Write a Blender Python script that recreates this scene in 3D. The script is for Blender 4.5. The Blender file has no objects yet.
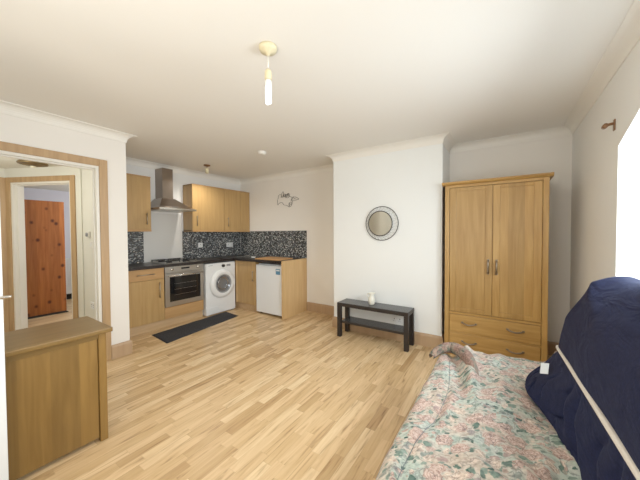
import bpy, bmesh, math, random
from mathutils import Vector, Matrix, noise
random.seed(4)
sc = bpy.context.scene
COL = sc.collection
PI = math.pi

# ------------------------------------------------------------ materials
def new_mat(name):
    m = bpy.data.materials.new(name); m.use_nodes = True
    return m, m.node_tree, m.node_tree.nodes['Principled BSDF']

def mat(name, col, rough=0.5, metal=0.0, emit=None, es=0, bump=0, bscale=60, alpha=1, trans=0, coat=0, vary=0.0, vscale=3):
    m, nt, p = new_mat(name)
    p.inputs['Base Color'].default_value = (*col, 1)
    p.inputs['Roughness'].default_value = rough
    p.inputs['Metallic'].default_value = metal
    p.inputs['Transmission Weight'].default_value = trans
    p.inputs['Coat Weight'].default_value = coat
    if emit:
        p.inputs['Emission Color'].default_value = (*emit, 1)
        p.inputs['Emission Strength'].default_value = es
    if vary or bump:
        tc = nt.nodes.new('ShaderNodeTexCoord')
        n = nt.nodes.new('ShaderNodeTexNoise'); n.inputs['Scale'].default_value = bscale if bump else vscale
        n.inputs['Detail'].default_value = 4
        nt.links.new(tc.outputs['Object'], n.inputs['Vector'])
        if bump:
            b = nt.nodes.new('ShaderNodeBump'); b.inputs['Strength'].default_value = bump; b.inputs['Distance'].default_value = 0.01
            nt.links.new(n.outputs['Fac'], b.inputs['Height']); nt.links.new(b.outputs['Normal'], p.inputs['Normal'])
        if vary:
            n2 = nt.nodes.new('ShaderNodeTexNoise'); n2.inputs['Scale'].default_value = vscale
            nt.links.new(tc.outputs['Object'], n2.inputs['Vector'])
            r = nt.nodes.new('ShaderNodeValToRGB')
            r.color_ramp.elements[0].position = 0.3; r.color_ramp.elements[1].position = 0.7
            r.color_ramp.elements[0].color = (*[c * (1 - vary) for c in col], 1)
            r.color_ramp.elements[1].color = (*[min(1, c * (1 + vary)) for c in col], 1)
            nt.links.new(n2.outputs['Fac'], r.inputs['Fac']); nt.links.new(r.outputs['Color'], p.inputs['Base Color'])
    return m

def wood(name, c1, c2, axis='Z', rough=0.4, scale=14, knots=False, board=0, board_axis='X'):
    """grain stretched along an axis, object coordinates"""
    m, nt, p = new_mat(name)
    L = nt.links.new
    tc = nt.nodes.new('ShaderNodeTexCoord')
    mp = nt.nodes.new('ShaderNodeMapping')
    s = {'X': (0.07, 1, 1), 'Y': (1, 0.07, 1), 'Z': (1, 1, 0.07)}[axis]
    mp.inputs['Scale'].default_value = [v * scale for v in s]
    L(tc.outputs['Object'], mp.inputs['Vector'])
    n = nt.nodes.new('ShaderNodeTexNoise'); n.inputs['Scale'].default_value = 3.0; n.inputs['Detail'].default_value = 6
    n.inputs['Distortion'].default_value = 0.6
    L(mp.outputs['Vector'], n.inputs['Vector'])
    r = nt.nodes.new('ShaderNodeValToRGB')
    r.color_ramp.elements[0].position = 0.32; r.color_ramp.elements[1].position = 0.68
    r.color_ramp.elements[0].color = (*c1, 1); r.color_ramp.elements[1].color = (*c2, 1)
    L(n.outputs['Fac'], r.inputs['Fac'])
    out = r.outputs['Color']
    if board:
        sx = nt.nodes.new('ShaderNodeSeparateXYZ'); L(tc.outputs['Object'], sx.inputs[0])
        d = nt.nodes.new('ShaderNodeMath'); d.operation = 'DIVIDE'; d.inputs[1].default_value = board
        L(sx.outputs[board_axis], d.inputs[0])
        f = nt.nodes.new('ShaderNodeMath'); f.operation = 'FLOOR'; L(d.outputs[0], f.inputs[0])
        w = nt.nodes.new('ShaderNodeTexWhiteNoise'); w.noise_dimensions = '1D'; L(f.outputs[0], w.inputs['W'])
        hs = nt.nodes.new('ShaderNodeHueSaturation')
        mr = nt.nodes.new('ShaderNodeMapRange'); mr.inputs['To Min'].default_value = 0.82; mr.inputs['To Max'].default_value = 1.12
        L(w.outputs['Value'], mr.inputs['Value']); L(mr.outputs[0], hs.inputs['Value']); L(out, hs.inputs['Color'])
        out = hs.outputs['Color']
    if knots:
        v = nt.nodes.new('ShaderNodeTexVoronoi'); v.inputs['Scale'].default_value = 8.0
        mk = nt.nodes.new('ShaderNodeMapping'); mk.inputs['Scale'].default_value = (1.0, 1.0, 0.8)
        L(tc.outputs['Object'], mk.inputs['Vector']); L(mk.outputs[0], v.inputs['Vector'])
        kr = nt.nodes.new('ShaderNodeValToRGB'); kr.color_ramp.elements[0].position = 0.10; kr.color_ramp.elements[1].position = 0.26
        kr.color_ramp.elements[0].color = (0.22, 0.12, 0.08, 1); kr.color_ramp.elements[1].color = (1, 1, 1, 1)
        L(v.outputs['Distance'], kr.inputs['Fac'])
        mx = nt.nodes.new('ShaderNodeMixRGB'); mx.blend_type = 'MULTIPLY'; mx.inputs['Fac'].default_value = 1
        L(out, mx.inputs['Color1']); L(kr.outputs['Color'], mx.inputs['Color2']); out = mx.outputs['Color']
    L(out, p.inputs['Base Color']); p.inputs['Roughness'].default_value = rough
    return m

def math_n(nt, op, a, b=None, c=None):
    n = nt.nodes.new('ShaderNodeMath'); n.operation = op
    for i, v in enumerate((a, b, c)):
        if v is None: continue
        if isinstance(v, (int, float)): n.inputs[i].default_value = v
        else: nt.links.new(v, n.inputs[i])
    return n.outputs[0]

def ramp(nt, fac, stops, interp='LINEAR'):
    r = nt.nodes.new('ShaderNodeValToRGB'); r.color_ramp.interpolation = interp
    e = r.color_ramp.elements
    while len(e) < len(stops): e.new(0.5)
    for i, (p, c) in enumerate(stops): e[i].position = p; e[i].color = (*c, 1)
    nt.links.new(fac, r.inputs['Fac']); return r.outputs['Color']

def laminate():
    m, nt, p = new_mat('laminate_floor'); L = nt.links.new
    tc = nt.nodes.new('ShaderNodeTexCoord'); sx = nt.nodes.new('ShaderNodeSeparateXYZ'); L(tc.outputs['Object'], sx.inputs[0])
    X, Y = sx.outputs['X'], sx.outputs['Y']
    W, LEN = 0.0645, 0.40
    rowf = math_n(nt, 'DIVIDE', X, W); row = math_n(nt, 'FLOOR', rowf)
    w1 = nt.nodes.new('ShaderNodeTexWhiteNoise'); w1.noise_dimensions = '1D'; L(row, w1.inputs['W'])
    yy = math_n(nt, 'ADD', math_n(nt, 'DIVIDE', Y, LEN), math_n(nt, 'MULTIPLY', w1.outputs['Value'], 7.0))
    # warp so that blocks have unequal lengths
    yw = math_n(nt, 'ADD', yy, math_n(nt, 'MULTIPLY', math_n(nt, 'SINE', math_n(nt, 'MULTIPLY', yy, 2.1)), 0.28))
    cell = math_n(nt, 'FLOOR', yw)
    cb = nt.nodes.new('ShaderNodeCombineXYZ'); L(row, cb.inputs[0]); L(cell, cb.inputs[1])
    w2 = nt.nodes.new('ShaderNodeTexWhiteNoise'); w2.noise_dimensions = '3D'; L(cb.outputs[0], w2.inputs['Vector'])
    base = ramp(nt, w2.outputs['Value'], [(0, (0.49, 0.315, 0.15)), (0.1, (0.58, 0.395, 0.20)), (0.35, (0.66, 0.465, 0.25)), (0.75, (0.72, 0.52, 0.295)), (1, (0.79, 0.61, 0.37))])
    # grain, offset per block
    cg = nt.nodes.new('ShaderNodeCombineXYZ')
    L(math_n(nt, 'MULTIPLY', X, 26), cg.inputs[0]); L(math_n(nt, 'ADD', math_n(nt, 'MULTIPLY', Y, 2.2), math_n(nt, 'MULTIPLY', w2.outputs['Value'], 50)), cg.inputs[1])
    g = nt.nodes.new('ShaderNodeTexNoise'); g.inputs['Scale'].default_value = 1.3; g.inputs['Detail'].default_value = 6; g.inputs['Distortion'].default_value = 1.2
    L(cg.outputs[0], g.inputs['Vector'])
    gr = ramp(nt, g.outputs['Fac'], [(0.25, (0.42, 0.32, 0.24)), (0.42, (0.88, 0.83, 0.77)), (0.6, (1, 1, 1)), (0.8, (1.05, 1.04, 1.0))])
    mx = nt.nodes.new('ShaderNodeMixRGB'); mx.blend_type = 'MULTIPLY'; mx.inputs['Fac'].default_value = 0.9
    L(base, mx.inputs['Color1']); L(gr, mx.inputs['Color2'])
    # seams: fine between strips, stronger every third strip
    fr = math_n(nt, 'FRACT', rowf)
    seam = math_n(nt, 'LESS_THAN', fr, 0.035)
    fr3 = math_n(nt, 'FRACT', math_n(nt, 'DIVIDE', rowf, 3.0))
    seam3 = math_n(nt, 'LESS_THAN', fr3, 0.016)
    endj = math_n(nt, 'LESS_THAN', math_n(nt, 'FRACT', yw), 0.008)
    s = math_n(nt, 'ADD', math_n(nt, 'MULTIPLY', math_n(nt, 'MAXIMUM', seam, endj), 0.16), math_n(nt, 'MULTIPLY', seam3, 0.25))
    m2 = nt.nodes.new('ShaderNodeMixRGB'); L(s, m2.inputs['Fac']); L(mx.outputs[0], m2.inputs['Color1']); m2.inputs['Color2'].default_value = (0.2, 0.12, 0.05, 1)
    # dark knots / streaks
    v = nt.nodes.new('ShaderNodeTexVoronoi'); v.inputs['Scale'].default_value = 2.3
    mk = nt.nodes.new('ShaderNodeMapping'); mk.inputs['Scale'].default_value = (1.6, 0.8, 1); L(tc.outputs['Object'], mk.inputs['Vector']); L(mk.outputs[0], v.inputs['Vector'])
    kr = ramp(nt, v.outputs['Distance'], [(0.015, (0.45, 0.36, 0.28)), (0.05, (1, 1, 1))])
    m3 = nt.nodes.new('ShaderNodeMixRGB'); m3.blend_type = 'MULTIPLY'; m3.inputs['Fac'].default_value = 0.8
    L(m2.outputs[0], m3.inputs['Color1']); L(kr, m3.inputs['Color2'])
    L(m3.outputs[0], p.inputs['Base Color']); p.inputs['Roughness'].default_value = 0.36
    return m

def mosaic():
    m, nt, p = new_mat('mosaic_tile'); L = nt.links.new
    tc = nt.nodes.new('ShaderNodeTexCoord'); sx = nt.nodes.new('ShaderNodeSeparateXYZ'); L(tc.outputs['Object'], sx.inputs[0])
    h = math_n(nt, 'ADD', sx.outputs['X'], sx.outputs['Y'])
    r = math_n(nt, 'DIVIDE', sx.outputs['Z'], 0.0125); rf = math_n(nt, 'FLOOR', r)
    w1 = nt.nodes.new('ShaderNodeTexWhiteNoise'); w1.noise_dimensions = '1D'; L(rf, w1.inputs['W'])
    c = math_n(nt, 'ADD', math_n(nt, 'DIVIDE', h, 0.020), math_n(nt, 'MULTIPLY', w1.outputs['Value'], 4)); cf = math_n(nt, 'FLOOR', c)
    cb = nt.nodes.new('ShaderNodeCombineXYZ'); L(rf, cb.inputs[0]); L(cf, cb.inputs[1])
    w2 = nt.nodes.new('ShaderNodeTexWhiteNoise'); w2.noise_dimensions = '3D'; L(cb.outputs[0], w2.inputs['Vector'])
    col = ramp(nt, w2.outputs['Value'], [(0, (0.008, 0.009, 0.012)), (0.42, (0.03, 0.034, 0.042)), (0.60, (0.10, 0.11, 0.12)), (0.74, (0.22, 0.25, 0.25)), (0.86, (0.48, 0.47, 0.44))], 'CONSTANT')
    gx = math_n(nt, 'LESS_THAN', math_n(nt, 'FRACT', c), 0.07); gz = math_n(nt, 'LESS_THAN', math_n(nt, 'FRACT', r), 0.11)
    mx = nt.nodes.new('ShaderNodeMixRGB'); L(math_n(nt, 'MAXIMUM', gx, gz), mx.inputs['Fac']); L(col, mx.inputs['Color1']); mx.inputs['Color2'].default_value = (0.30, 0.30, 0.29, 1)
    L(mx.outputs[0], p.inputs['Base Color']); p.inputs['Roughness'].default_value = 0.22
    return m

def floral(name, tint=(1, 1, 1)):
    m, nt, p = new_mat(name); L = nt.links.new
    tc = nt.nodes.new('ShaderNodeTexCoord')
    def noi(scale, det=2, dist=0, off=0):
        v = nt.nodes.new('ShaderNodeTexNoise'); v.inputs['Scale'].default_value = scale; v.inputs['Detail'].default_value = det; v.inputs['Distortion'].default_value = dist
        if off:
            a = nt.nodes.new('ShaderNodeVectorMath'); a.operation = 'ADD'; a.inputs[1].default_value = (off, off * .7, 0); L(tc.outputs['UV'], a.inputs[0]); L(a.outputs[0], v.inputs['Vector'])
        else: L(tc.outputs['UV'], v.inputs['Vector'])
        return v
    def mix(fac, a, b, mode='MIX'):
        x = nt.nodes.new('ShaderNodeMixRGB'); x.blend_type = mode
        for k, v in (('Fac', fac), ('Color1', a), ('Color2', b)):
            if isinstance(v, (int, float)): x.inputs[k].default_value = v
            elif isinstance(v, tuple): x.inputs[k].default_value = (*v, 1)
            else: L(v, x.inputs[k])
        return x.outputs[0]
    V = mix(0.085, tc.outputs['UV'], noi(13, 4).outputs['Color'])
    def vor(scale, feature='F1', off=0):
        v = nt.nodes.new('ShaderNodeTexVoronoi'); v.feature = feature; v.inputs['Scale'].default_value = scale
        a = nt.nodes.new('ShaderNodeVectorMath'); a.operation = 'ADD'; a.inputs[1].default_value = (off, off * 1.3, 0); L(V, a.inputs[0]); L(a.outputs[0], v.inputs['Vector']); return v
    c = ramp(nt, noi(4.5, 3).outputs['Fac'], [(0.36, (0.62, 0.53, 0.44)), (0.48, (0.64, 0.62, 0.55)), (0.58, (0.47, 0.60, 0.54)), (0.7, (0.60, 0.66, 0.62))])
    def leaves(c, scale, off, sel, r0, cols):
        lv = vor(scale, off=off); sep = nt.nodes.new('ShaderNodeSeparateColor'); L(lv.outputs['Color'], sep.inputs[0])
        mk = ramp(nt, lv.outputs['Distance'], [(r0, (1, 1, 1)), (r0 + .08, (0, 0, 0))])
        col = ramp(nt, sep.outputs[0], cols)
        return mix(math_n(nt, 'MULTIPLY', mk, math_n(nt, 'GREATER_THAN', sep.outputs[1], sel)), c, col)
    c = leaves(c, 17, 0, .25, .40, [(0, (0.17, 0.27, 0.24)), (.4, (0.30, 0.42, 0.37)), (.7, (0.42, 0.40, 0.41)), (1, (0.50, 0.36, 0.34))])
    c = leaves(c, 30, 3.1, .45, .36, [(0, (0.12, 0.20, 0.19)), (.5, (0.36, 0.48, 0.42)), (1, (0.60, 0.42, 0.37))])
    def roses(c, scale, off, sel, k, r0):
        rv = vor(scale, off=off); sep = nt.nodes.new('ShaderNodeSeparateColor'); L(rv.outputs['Color'], sep.inputs[0])
        rad = math_n(nt, 'ADD', rv.outputs['Distance'], math_n(nt, 'MULTIPLY', math_n(nt, 'SUBTRACT', noi(36, 4, 0.5, off).outputs['Fac'], 0.5), 0.42))
        mk = ramp(nt, rad, [(r0, (1, 1, 1)), (r0 + .07, (0, 0, 0))])
        ring = math_n(nt, 'FRACT', math_n(nt, 'MULTIPLY', rad, k))
        a = ramp(nt, ring, [(0, (0.36, 0.22, 0.20)), (0.2, (0.56, 0.38, 0.33)), (0.6, (0.72, 0.57, 0.50)), (1, (0.62, 0.45, 0.40))])
        b = ramp(nt, ring, [(0, (0.46, 0.34, 0.28)), (0.25, (0.70, 0.56, 0.46)), (0.7, (0.80, 0.70, 0.60)), (1, (0.70, 0.58, 0.48))])
        col = mix(math_n(nt, 'GREATER_THAN', sep.outputs[2], .6), a, b)
        return mix(math_n(nt, 'MULTIPLY', mk, math_n(nt, 'GREATER_THAN', sep.outputs[0], sel)), c, col)
    c = roses(c, 15, 5.5, .50, 9, .34)
    c = roses(c, 8.5, 1.7, .22, 8, .42)
    em = ramp(nt, vor(15, 'DISTANCE_TO_EDGE').outputs['Distance'], [(0.0, (1, 1, 1)), (0.05, (0, 0, 0))])
    en = math_n(nt, 'GREATER_THAN', noi(9, 2).outputs['Fac'], 0.47)
    c = mix(math_n(nt, 'MULTIPLY', math_n(nt, 'MULTIPLY', em, en), 0.55), c, (0.17, 0.18, 0.22))
    c = mix(0.75, c, ramp(nt, noi(38, 5).outputs['Fac'], [(.3, (.62, .60, .60)), (.6, (1.08, 1.06, 1.02))]), 'MULTIPLY')
    bc = nt.nodes.new('ShaderNodeBrightContrast'); bc.inputs['Contrast'].default_value = .26; bc.inputs['Bright'].default_value = .0; L(c, bc.inputs['Color']); c = bc.outputs[0]
    hs = nt.nodes.new('ShaderNodeHueSaturation'); hs.inputs['Saturation'].default_value = .72; L(c, hs.inputs['Color']); c = hs.outputs[0]
    c = mix(1.0, c, tint, 'MULTIPLY')
    L(c, p.inputs['Base Color']); p.inputs['Roughness'].default_value = 0.85
    b = nt.nodes.new('ShaderNodeBump'); b.inputs['Strength'].default_value = .5; b.inputs['Distance'].default_value = .012
    L(noi(22, 3).outputs['Fac'], b.inputs['Height']); L(b.outputs['Normal'], p.inputs['Normal'])
    return m

def fabric_navy():
    m, nt, p = new_mat('navy_jersey'); L = nt.links.new
    tc = nt.nodes.new('ShaderNodeTexCoord')
    n = nt.nodes.new('ShaderNodeTexNoise'); n.inputs['Scale'].default_value = 120; n.inputs['Detail'].default_value = 3; L(tc.outputs['Object'], n.inputs['Vector'])
    c = ramp(nt, n.outputs['Fac'], [(0.3, (0.006, 0.008, 0.028)), (0.7, (0.013, 0.017, 0.052))])
    L(c, p.inputs['Base Color']); p.inputs['Roughness'].default_value = 0.75
    p.inputs['Specular IOR Level'].default_value = .15; p.inputs['Sheen Weight'].default_value = 0.03; p.inputs['Sheen Roughness'].default_value = 0.4
    p.inputs['Sheen Tint'].default_value = (0.35, 0.5, 1.0, 1)
    mp = nt.nodes.new('ShaderNodeMapping'); mp.inputs['Scale'].default_value = (3, 2.2, 9); mp.inputs['Rotation'].default_value = (.5, 0, 0)
    L(tc.outputs['Object'], mp.inputs['Vector'])
    n2 = nt.nodes.new('ShaderNodeTexNoise'); n2.inputs['Scale'].default_value = 1.6; n2.inputs['Detail'].default_value = 3; n2.inputs['Distortion'].default_value = .8
    L(mp.outputs[0], n2.inputs['Vector'])
    b = nt.nodes.new('ShaderNodeBump'); b.inputs['Strength'].default_value = .45; b.inputs['Distance'].default_value = .03
    L(n2.outputs['Fac'], b.inputs['Height']); L(b.outputs['Normal'], p.inputs['Normal'])
    return m

M = {}
M['wall_warm'] = mat('wall_paint_warm', (0.87, 0.835, 0.775), 0.85, vary=0.015, vscale=2)
M['wall'] = mat('wall_paint', (0.86, 0.855, 0.82), 0.85, vary=0.012, vscale=2)
M['wall_breast'] = mat('breast_paint', (0.86, 0.875, 0.855), 0.85, vary=0.012, vscale=2)
M['ceil'] = mat('ceiling_paint', (0.865, 0.845, 0.79), 0.9)
M['coving'] = mat('coving_paint', (0.88, 0.855, 0.79), 0.8)
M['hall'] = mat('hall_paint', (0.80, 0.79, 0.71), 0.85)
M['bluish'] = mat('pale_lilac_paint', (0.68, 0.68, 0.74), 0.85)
M['floor'] = laminate()
M['skirt'] = wood('skirting_oak', (0.44, 0.29, 0.165), (0.50, 0.34, 0.20), 'Z', 0.45, 5)
M['arch'] = wood('architrave_oak', (0.42, 0.26, 0.12), (0.52, 0.34, 0.17), 'Z', 0.45, 10)
M['gloss'] = mat('white_gloss', (0.83, 0.80, 0.72), 0.35)
M['gloss_cool'] = mat('white_door_gloss', (0.80, 0.84, 0.86), 0.35)
M['beech'] = wood('beech_laminate', (0.42, 0.255, 0.095), (0.50, 0.32, 0.13), 'Z', 0.35, 9)
M['beech_h'] = wood('beech_laminate_across', (0.46, 0.26, 0.10), (0.54, 0.32, 0.14), 'Y', 0.35, 9)
M['beech_pale'] = wood('beech_end_panel', (0.60, 0.38, 0.17), (0.68, 0.46, 0.22), 'Z', 0.4, 8)
M['plinth'] = wood('plinth_beech', (0.50, 0.33, 0.17), (0.60, 0.42, 0.24), 'Y', 0.4, 8)
M['oak'] = wood('wardrobe_oak', (0.41, 0.225, 0.06), (0.54, 0.325, 0.105), 'Z', 0.38, 9, board=0.13)
M['oak_h'] = wood('wardrobe_oak_across', (0.41, 0.225, 0.06), (0.54, 0.325, 0.105), 'X', 0.38, 9)
M['oak_shaded'] = mat('wardrobe_side_shaded', (0.16, 0.07, 0.025), 0.7)  # oak darkened to paint in the shade of the gap beside the breast
M['chest'] = wood('chest_oak', (0.185, 0.100, 0.022), (0.25, 0.142, 0.036), 'Z', 0.42, 9, board=0.13, board_axis='Y')
M['chest_top'] = wood('chest_top_oak', (0.155, 0.088, 0.022), (0.205, 0.122, 0.036), 'Y', 0.35, 8)
M['pine'] = wood('red_pine', (0.34, 0.10, 0.02), (0.50, 0.17, 0.04), 'Z', 0.4, 9, knots=True, board=0.14, board_axis='Y')
M['chop'] = wood('chopping_board_wood', (0.50, 0.26, 0.10), (0.60, 0.34, 0.15), 'X', 0.5, 12)
M['mosaic'] = mosaic()
M['worktop'] = mat('worktop_dark', (0.020, 0.015, 0.014), 0.35, vary=0.3, vscale=90)
M['steel'] = mat('brushed_steel', (0.50, 0.48, 0.45), 0.32, 1.0)
M['hoodsteel'] = mat('hood_steel', (0.30, 0.25, 0.21), 0.28, 1.0)
M['splash'] = mat('splash_panel', (0.66, 0.65, 0.62), 0.4, 0.25)
M['chrome'] = mat('chrome', (0.7, 0.68, 0.64), 0.18, 1.0)
M['satin_dark'] = mat('pewter_handle', (0.30, 0.25, 0.19), 0.3, 0.9)
M['satin'] = mat('satin_handle', (0.42, 0.37, 0.30), 0.35, 0.9)
M['ovenglass'] = mat('oven_glass', (0.010, 0.010, 0.011), 0.06)
M['black'] = mat('black_enamel', (0.012, 0.012, 0.013), 0.35)
M['white'] = mat('white_appliance', (0.82, 0.83, 0.82), 0.3)
M['fridge'] = mat('fridge_white', (0.82, 0.85, 0.87), 0.35)
M['plastic'] = mat('white_plastic', (0.80, 0.78, 0.72), 0.4)
M['cream'] = mat('cream_plastic', (0.72, 0.64, 0.42), 0.4)
M['greyplastic'] = mat('grey_plastic', (0.30, 0.31, 0.32), 0.4)
M['drum'] = mat('drum_steel', (0.45, 0.45, 0.46), 0.25, 1.0)
M['doorglass'] = mat('washer_bowl_glass', (0.16, 0.165, 0.17), 0.05, coat=0.5)
M['rug'] = mat('charcoal_mat', (0.026, 0.027, 0.032), 0.95, bump=0.8, bscale=180)
M['espresso'] = mat('black_brown_laminate', (0.016, 0.012, 0.011), 0.45)
M['espresso_top'] = mat('black_brown_top', (0.045, 0.045, 0.048), 0.26)
M['ceramic'] = mat('cream_ceramic', (0.78, 0.76, 0.66), 0.25)
M['mirror'] = mat('mirror_glass', (0.70, 0.66, 0.57), 0.12, 1.0)
M['wire'] = mat('dark_wire', (0.035, 0.030, 0.028), 0.5, 0.4)
M['bulb'] = mat('bulb_tube', (0.95, 0.97, 1.0), 0.3, emit=(0.93, 0.97, 1.0), es=1.3)
M['bronze'] = mat('bronze', (0.22, 0.16, 0.08), 0.4, 0.7)
M['frost'] = mat('frosted_glass', (0.80, 0.76, 0.62), 0.4)
M['brass'] = mat('aged_brass', (0.28, 0.15, 0.08), 0.35, 0.8)
M['label_blue'] = mat('energy_sticker', (0.10, 0.26, 0.42), 0.5)
M['label_white'] = mat('sticker_paper', (0.75, 0.80, 0.83), 0.5)
M['floral'] = floral('floral_print', (.80, .77, .74))
M['floral_under'] = floral('floral_print_reverse', (.42, .34, .30))
M['seam'] = mat('piping_dark', (0.14, 0.17, 0.19), 0.8)
M['navy'] = fabric_navy()
M['strap'] = mat('cream_piping', (0.74, 0.68, 0.60), 0.8, bump=0.3, bscale=150)
M['mattress'] = mat('mattress_ticking', (0.62, 0.60, 0.56), 0.9)
M['dark'] = mat('dark_skirting_gap_shade', (0.02, 0.016, 0.012), 0.8)  # far skirting colour, also the painted shade under the pine door
M['radiator'] = mat('radiator_enamel', (0.72, 0.72, 0.70), 0.4)
g_, nt_, p_ = new_mat('window_glass'); M['glass'] = g_
p_.inputs['Base Color'].default_value = (.9, .95, 1, 1); p_.inputs['Roughness'].default_value = 0.02
tr_ = nt_.nodes.new('ShaderNodeBsdfTransparent'); mx_ = nt_.nodes.new('ShaderNodeMixShader'); mx_.inputs['Fac'].default_value = .06
nt_.links.new(tr_.outputs[0], mx_.inputs[1]); nt_.links.new(p_.outputs[0], mx_.inputs[2]); nt_.links.new(mx_.outputs[0], nt_.nodes['Material Output'].inputs['Surface'])

# ------------------------------------------------------------ builders
def obj(name, bm, m, parent=None, smooth=False, loc=None):
    me = bpy.data.meshes.new(name)
    bmesh.ops.recalc_face_normals(bm, faces=bm.faces)
    bm.to_mesh(me); bm.free()
    if smooth:
        for f in me.polygons: f.use_smooth = True
    o = bpy.data.objects.new(name, me); COL.objects.link(o)
    me.materials.append(M[m] if isinstance(m, str) else m)
    if parent: o.parent = parent
    if loc: o.location = loc
    return o

def recenter(o):
    """put a mesh thing's origin at its base centre"""
    vs = [v.co for v in o.data.vertices]
    c = Vector(((min(v.x for v in vs) + max(v.x for v in vs)) / 2, (min(v.y for v in vs) + max(v.y for v in vs)) / 2, min(v.z for v in vs)))
    o.data.transform(Matrix.Translation(-c)); o.location = o.location + c

def B(x0, x1, y0, y1, z0, z1, bev=0.0, bm=None):
    bm = bm or bmesh.new()
    r = bmesh.ops.create_cube(bm, size=1)
    vs = r['verts']
    for v in vs:
        v.co = Vector(((x0 + x1) / 2 + v.co.x * (x1 - x0), (y0 + y1) / 2 + v.co.y * (y1 - y0), (z0 + z1) / 2 + v.co.z * (z1 - z0)))
    if bev:
        es = list({e for v in vs for e in v.link_edges})
        bmesh.ops.bevel(bm, geom=es, offset=bev, segments=2, affect='EDGES', profile=0.5)
    return bm

def axis_mat(axis):
    return {'Z': Matrix(), 'X': Matrix.Rotation(PI / 2, 4, 'Y'), 'Y': Matrix.Rotation(-PI / 2, 4, 'X')}[axis]

def lathe(profile, c, axis='Z', seg=32, bm=None):
    """profile: list (r, h) along the axis from c"""
    bm = bm or bmesh.new(); A = axis_mat(axis); rings = []
    for r, h in profile:
        if r < 1e-5:
            rings.append([bm.verts.new(Vector(c) + (A @ Vector((0, 0, h))))])
        else:
            rings.append([bm.verts.new(Vector(c) + (A @ Vector((r * math.cos(2 * PI * k / seg), r * math.sin(2 * PI * k / seg), h)))) for k in range(seg)])
    for a, b in zip(rings, rings[1:]):
        for k in range(seg):
            k2 = (k + 1) % seg
            if len(a) == 1 and len(b) == 1: continue
            if len(a) == 1: bm.faces.new((a[0], b[k], b[k2]))
            elif len(b) == 1: bm.faces.new((a[k], a[k2], b[0]))
            else: bm.faces.new((a[k], a[k2], b[k2], b[k]))
    return bm

def tube(pts, r, seg=8, bm=None, closed=False):
    bm = bm or bmesh.new(); pts = [Vector(p) for p in pts]; n = len(pts); rings = []
    up = None
    for i, p in enumerate(pts):
        if closed: t = pts[(i + 1) % n] - pts[i - 1]
        else: t = (pts[min(i + 1, n - 1)] - pts[max(i - 1, 0)])
        t.normalize()
        if up is None:
            up = Vector((0, 0, 1)) if abs(t.z) < 0.9 else Vector((1, 0, 0))
        s = t.cross(up)
        if s.length < 1e-4: s = t.cross(Vector((0, 1, 0)))
        s.normalize(); up = s.cross(t).normalized()
        rr = r[i] if isinstance(r, (list, tuple)) else r
        rings.append([bm.verts.new(p + s * rr * math.cos(2 * PI * k / seg) + up * rr * math.sin(2 * PI * k / seg)) for k in range(seg)])
    rng = range(n if closed else n - 1)
    for i in rng:
        a, b = rings[i], rings[(i + 1) % n]
        for k in range(seg):
            bm.faces.new((a[k], a[(k + 1) % seg], b[(k + 1) % seg], b[k]))
    if not closed:
        bm.faces.new(rings[0][::-1]); bm.faces.new(rings[-1])
    return bm

def prism(poly, axis, a, b, bm=None):
    """extrude a 2-D polygon along an axis; poly coords are the other two axes in order"""
    bm = bm or bmesh.new()
    def P(u, v, w):
        return {'X': (w, u, v), 'Y': (u, w, v), 'Z': (u, v, w)}[axis]
    lo = [bm.verts.new(P(u, v, a)) for u, v in poly]; hi = [bm.verts.new(P(u, v, b)) for u, v in poly]
    bm.faces.new(lo[::-1]); bm.faces.new(hi)
    n = len(poly)
    for i in range(n): bm.faces.new((lo[i], lo[(i + 1) % n], hi[(i + 1) % n], hi[i]))
    return bm

def smooth_path(pts, n=6):
    pts = [Vector(p) for p in pts]; out = []
    for i in range(len(pts) - 1):
        p0, p1, p2, p3 = pts[max(i - 1, 0)], pts[i], pts[i + 1], pts[min(i + 2, len(pts) - 1)]
        for k in range(n):
            t = k / n
            out.append(0.5 * ((2 * p1) + (-p0 + p2) * t + (2 * p0 - 5 * p1 + 4 * p2 - p3) * t * t + (-p0 + 3 * p1 - 3 * p2 + p3) * t ** 3))
    out.append(pts[-1]); return out

def tag(o, label=None, cat=None, group=None, kind=None):
    if label: o['label'] = label
    if cat: o['category'] = cat
    if group: o['group'] = group
    if kind: o['kind'] = kind
    return o

class Thing:
    """an Empty at the base; children are given in world coordinates"""
    def __init__(s, name, loc, label, cat, group=None, rz=0):
        s.e = bpy.data.objects.new(name, None); COL.objects.link(s.e); s.e.empty_display_size = 0.1
        s.e.location = loc; s.e.rotation_euler = (0, 0, rz); tag(s.e, label, cat, group)
        s.inv = (Matrix.Translation(loc) @ Matrix.Rotation(rz, 4, 'Z')).inverted()
        s.wl = {}
    def part(s, name, bm, m, smooth=False, parent=None, world=True, label=None):
        if world: bm.transform(s.inv)
        o = obj(name, bm, m, parent or s.e, smooth)
        if label: o['label'] = label
        return o

def struct(name, bm, m, smooth=False, label=None, cat=None):
    o = obj(name, bm, m, None, smooth); o['kind'] = 'structure'
    o['label'] = label or name; o['category'] = cat or name.split('_')[0]
    return o

def lab(o, label, cat): o['label'] = label; o['category'] = cat; return o

# ------------------------------------------------------------ measurements
XL, YD, XK, YB = -3.47, 1.38, -4.508, 3.854
XB0, XB1, YC, XR, YR = -2.002, -0.578, 3.376, 0.586, -0.55
ZC = 2.417
ZH = 2.22    # hall ceiling

# ------------------------------------------------------------ room shell
struct('floor', B(-8.3, 0.95, -1.4, 4.1, -0.1, 0), 'floor', label='pale strip-laminate floor running through the room and hall', cat='floor')
struct('ceiling', B(XK - 0.12, 0.95, YR - 0.12, 4.0, ZC, ZC + 0.1), 'ceil', label='plain cream ceiling of the room', cat='ceiling')
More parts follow.
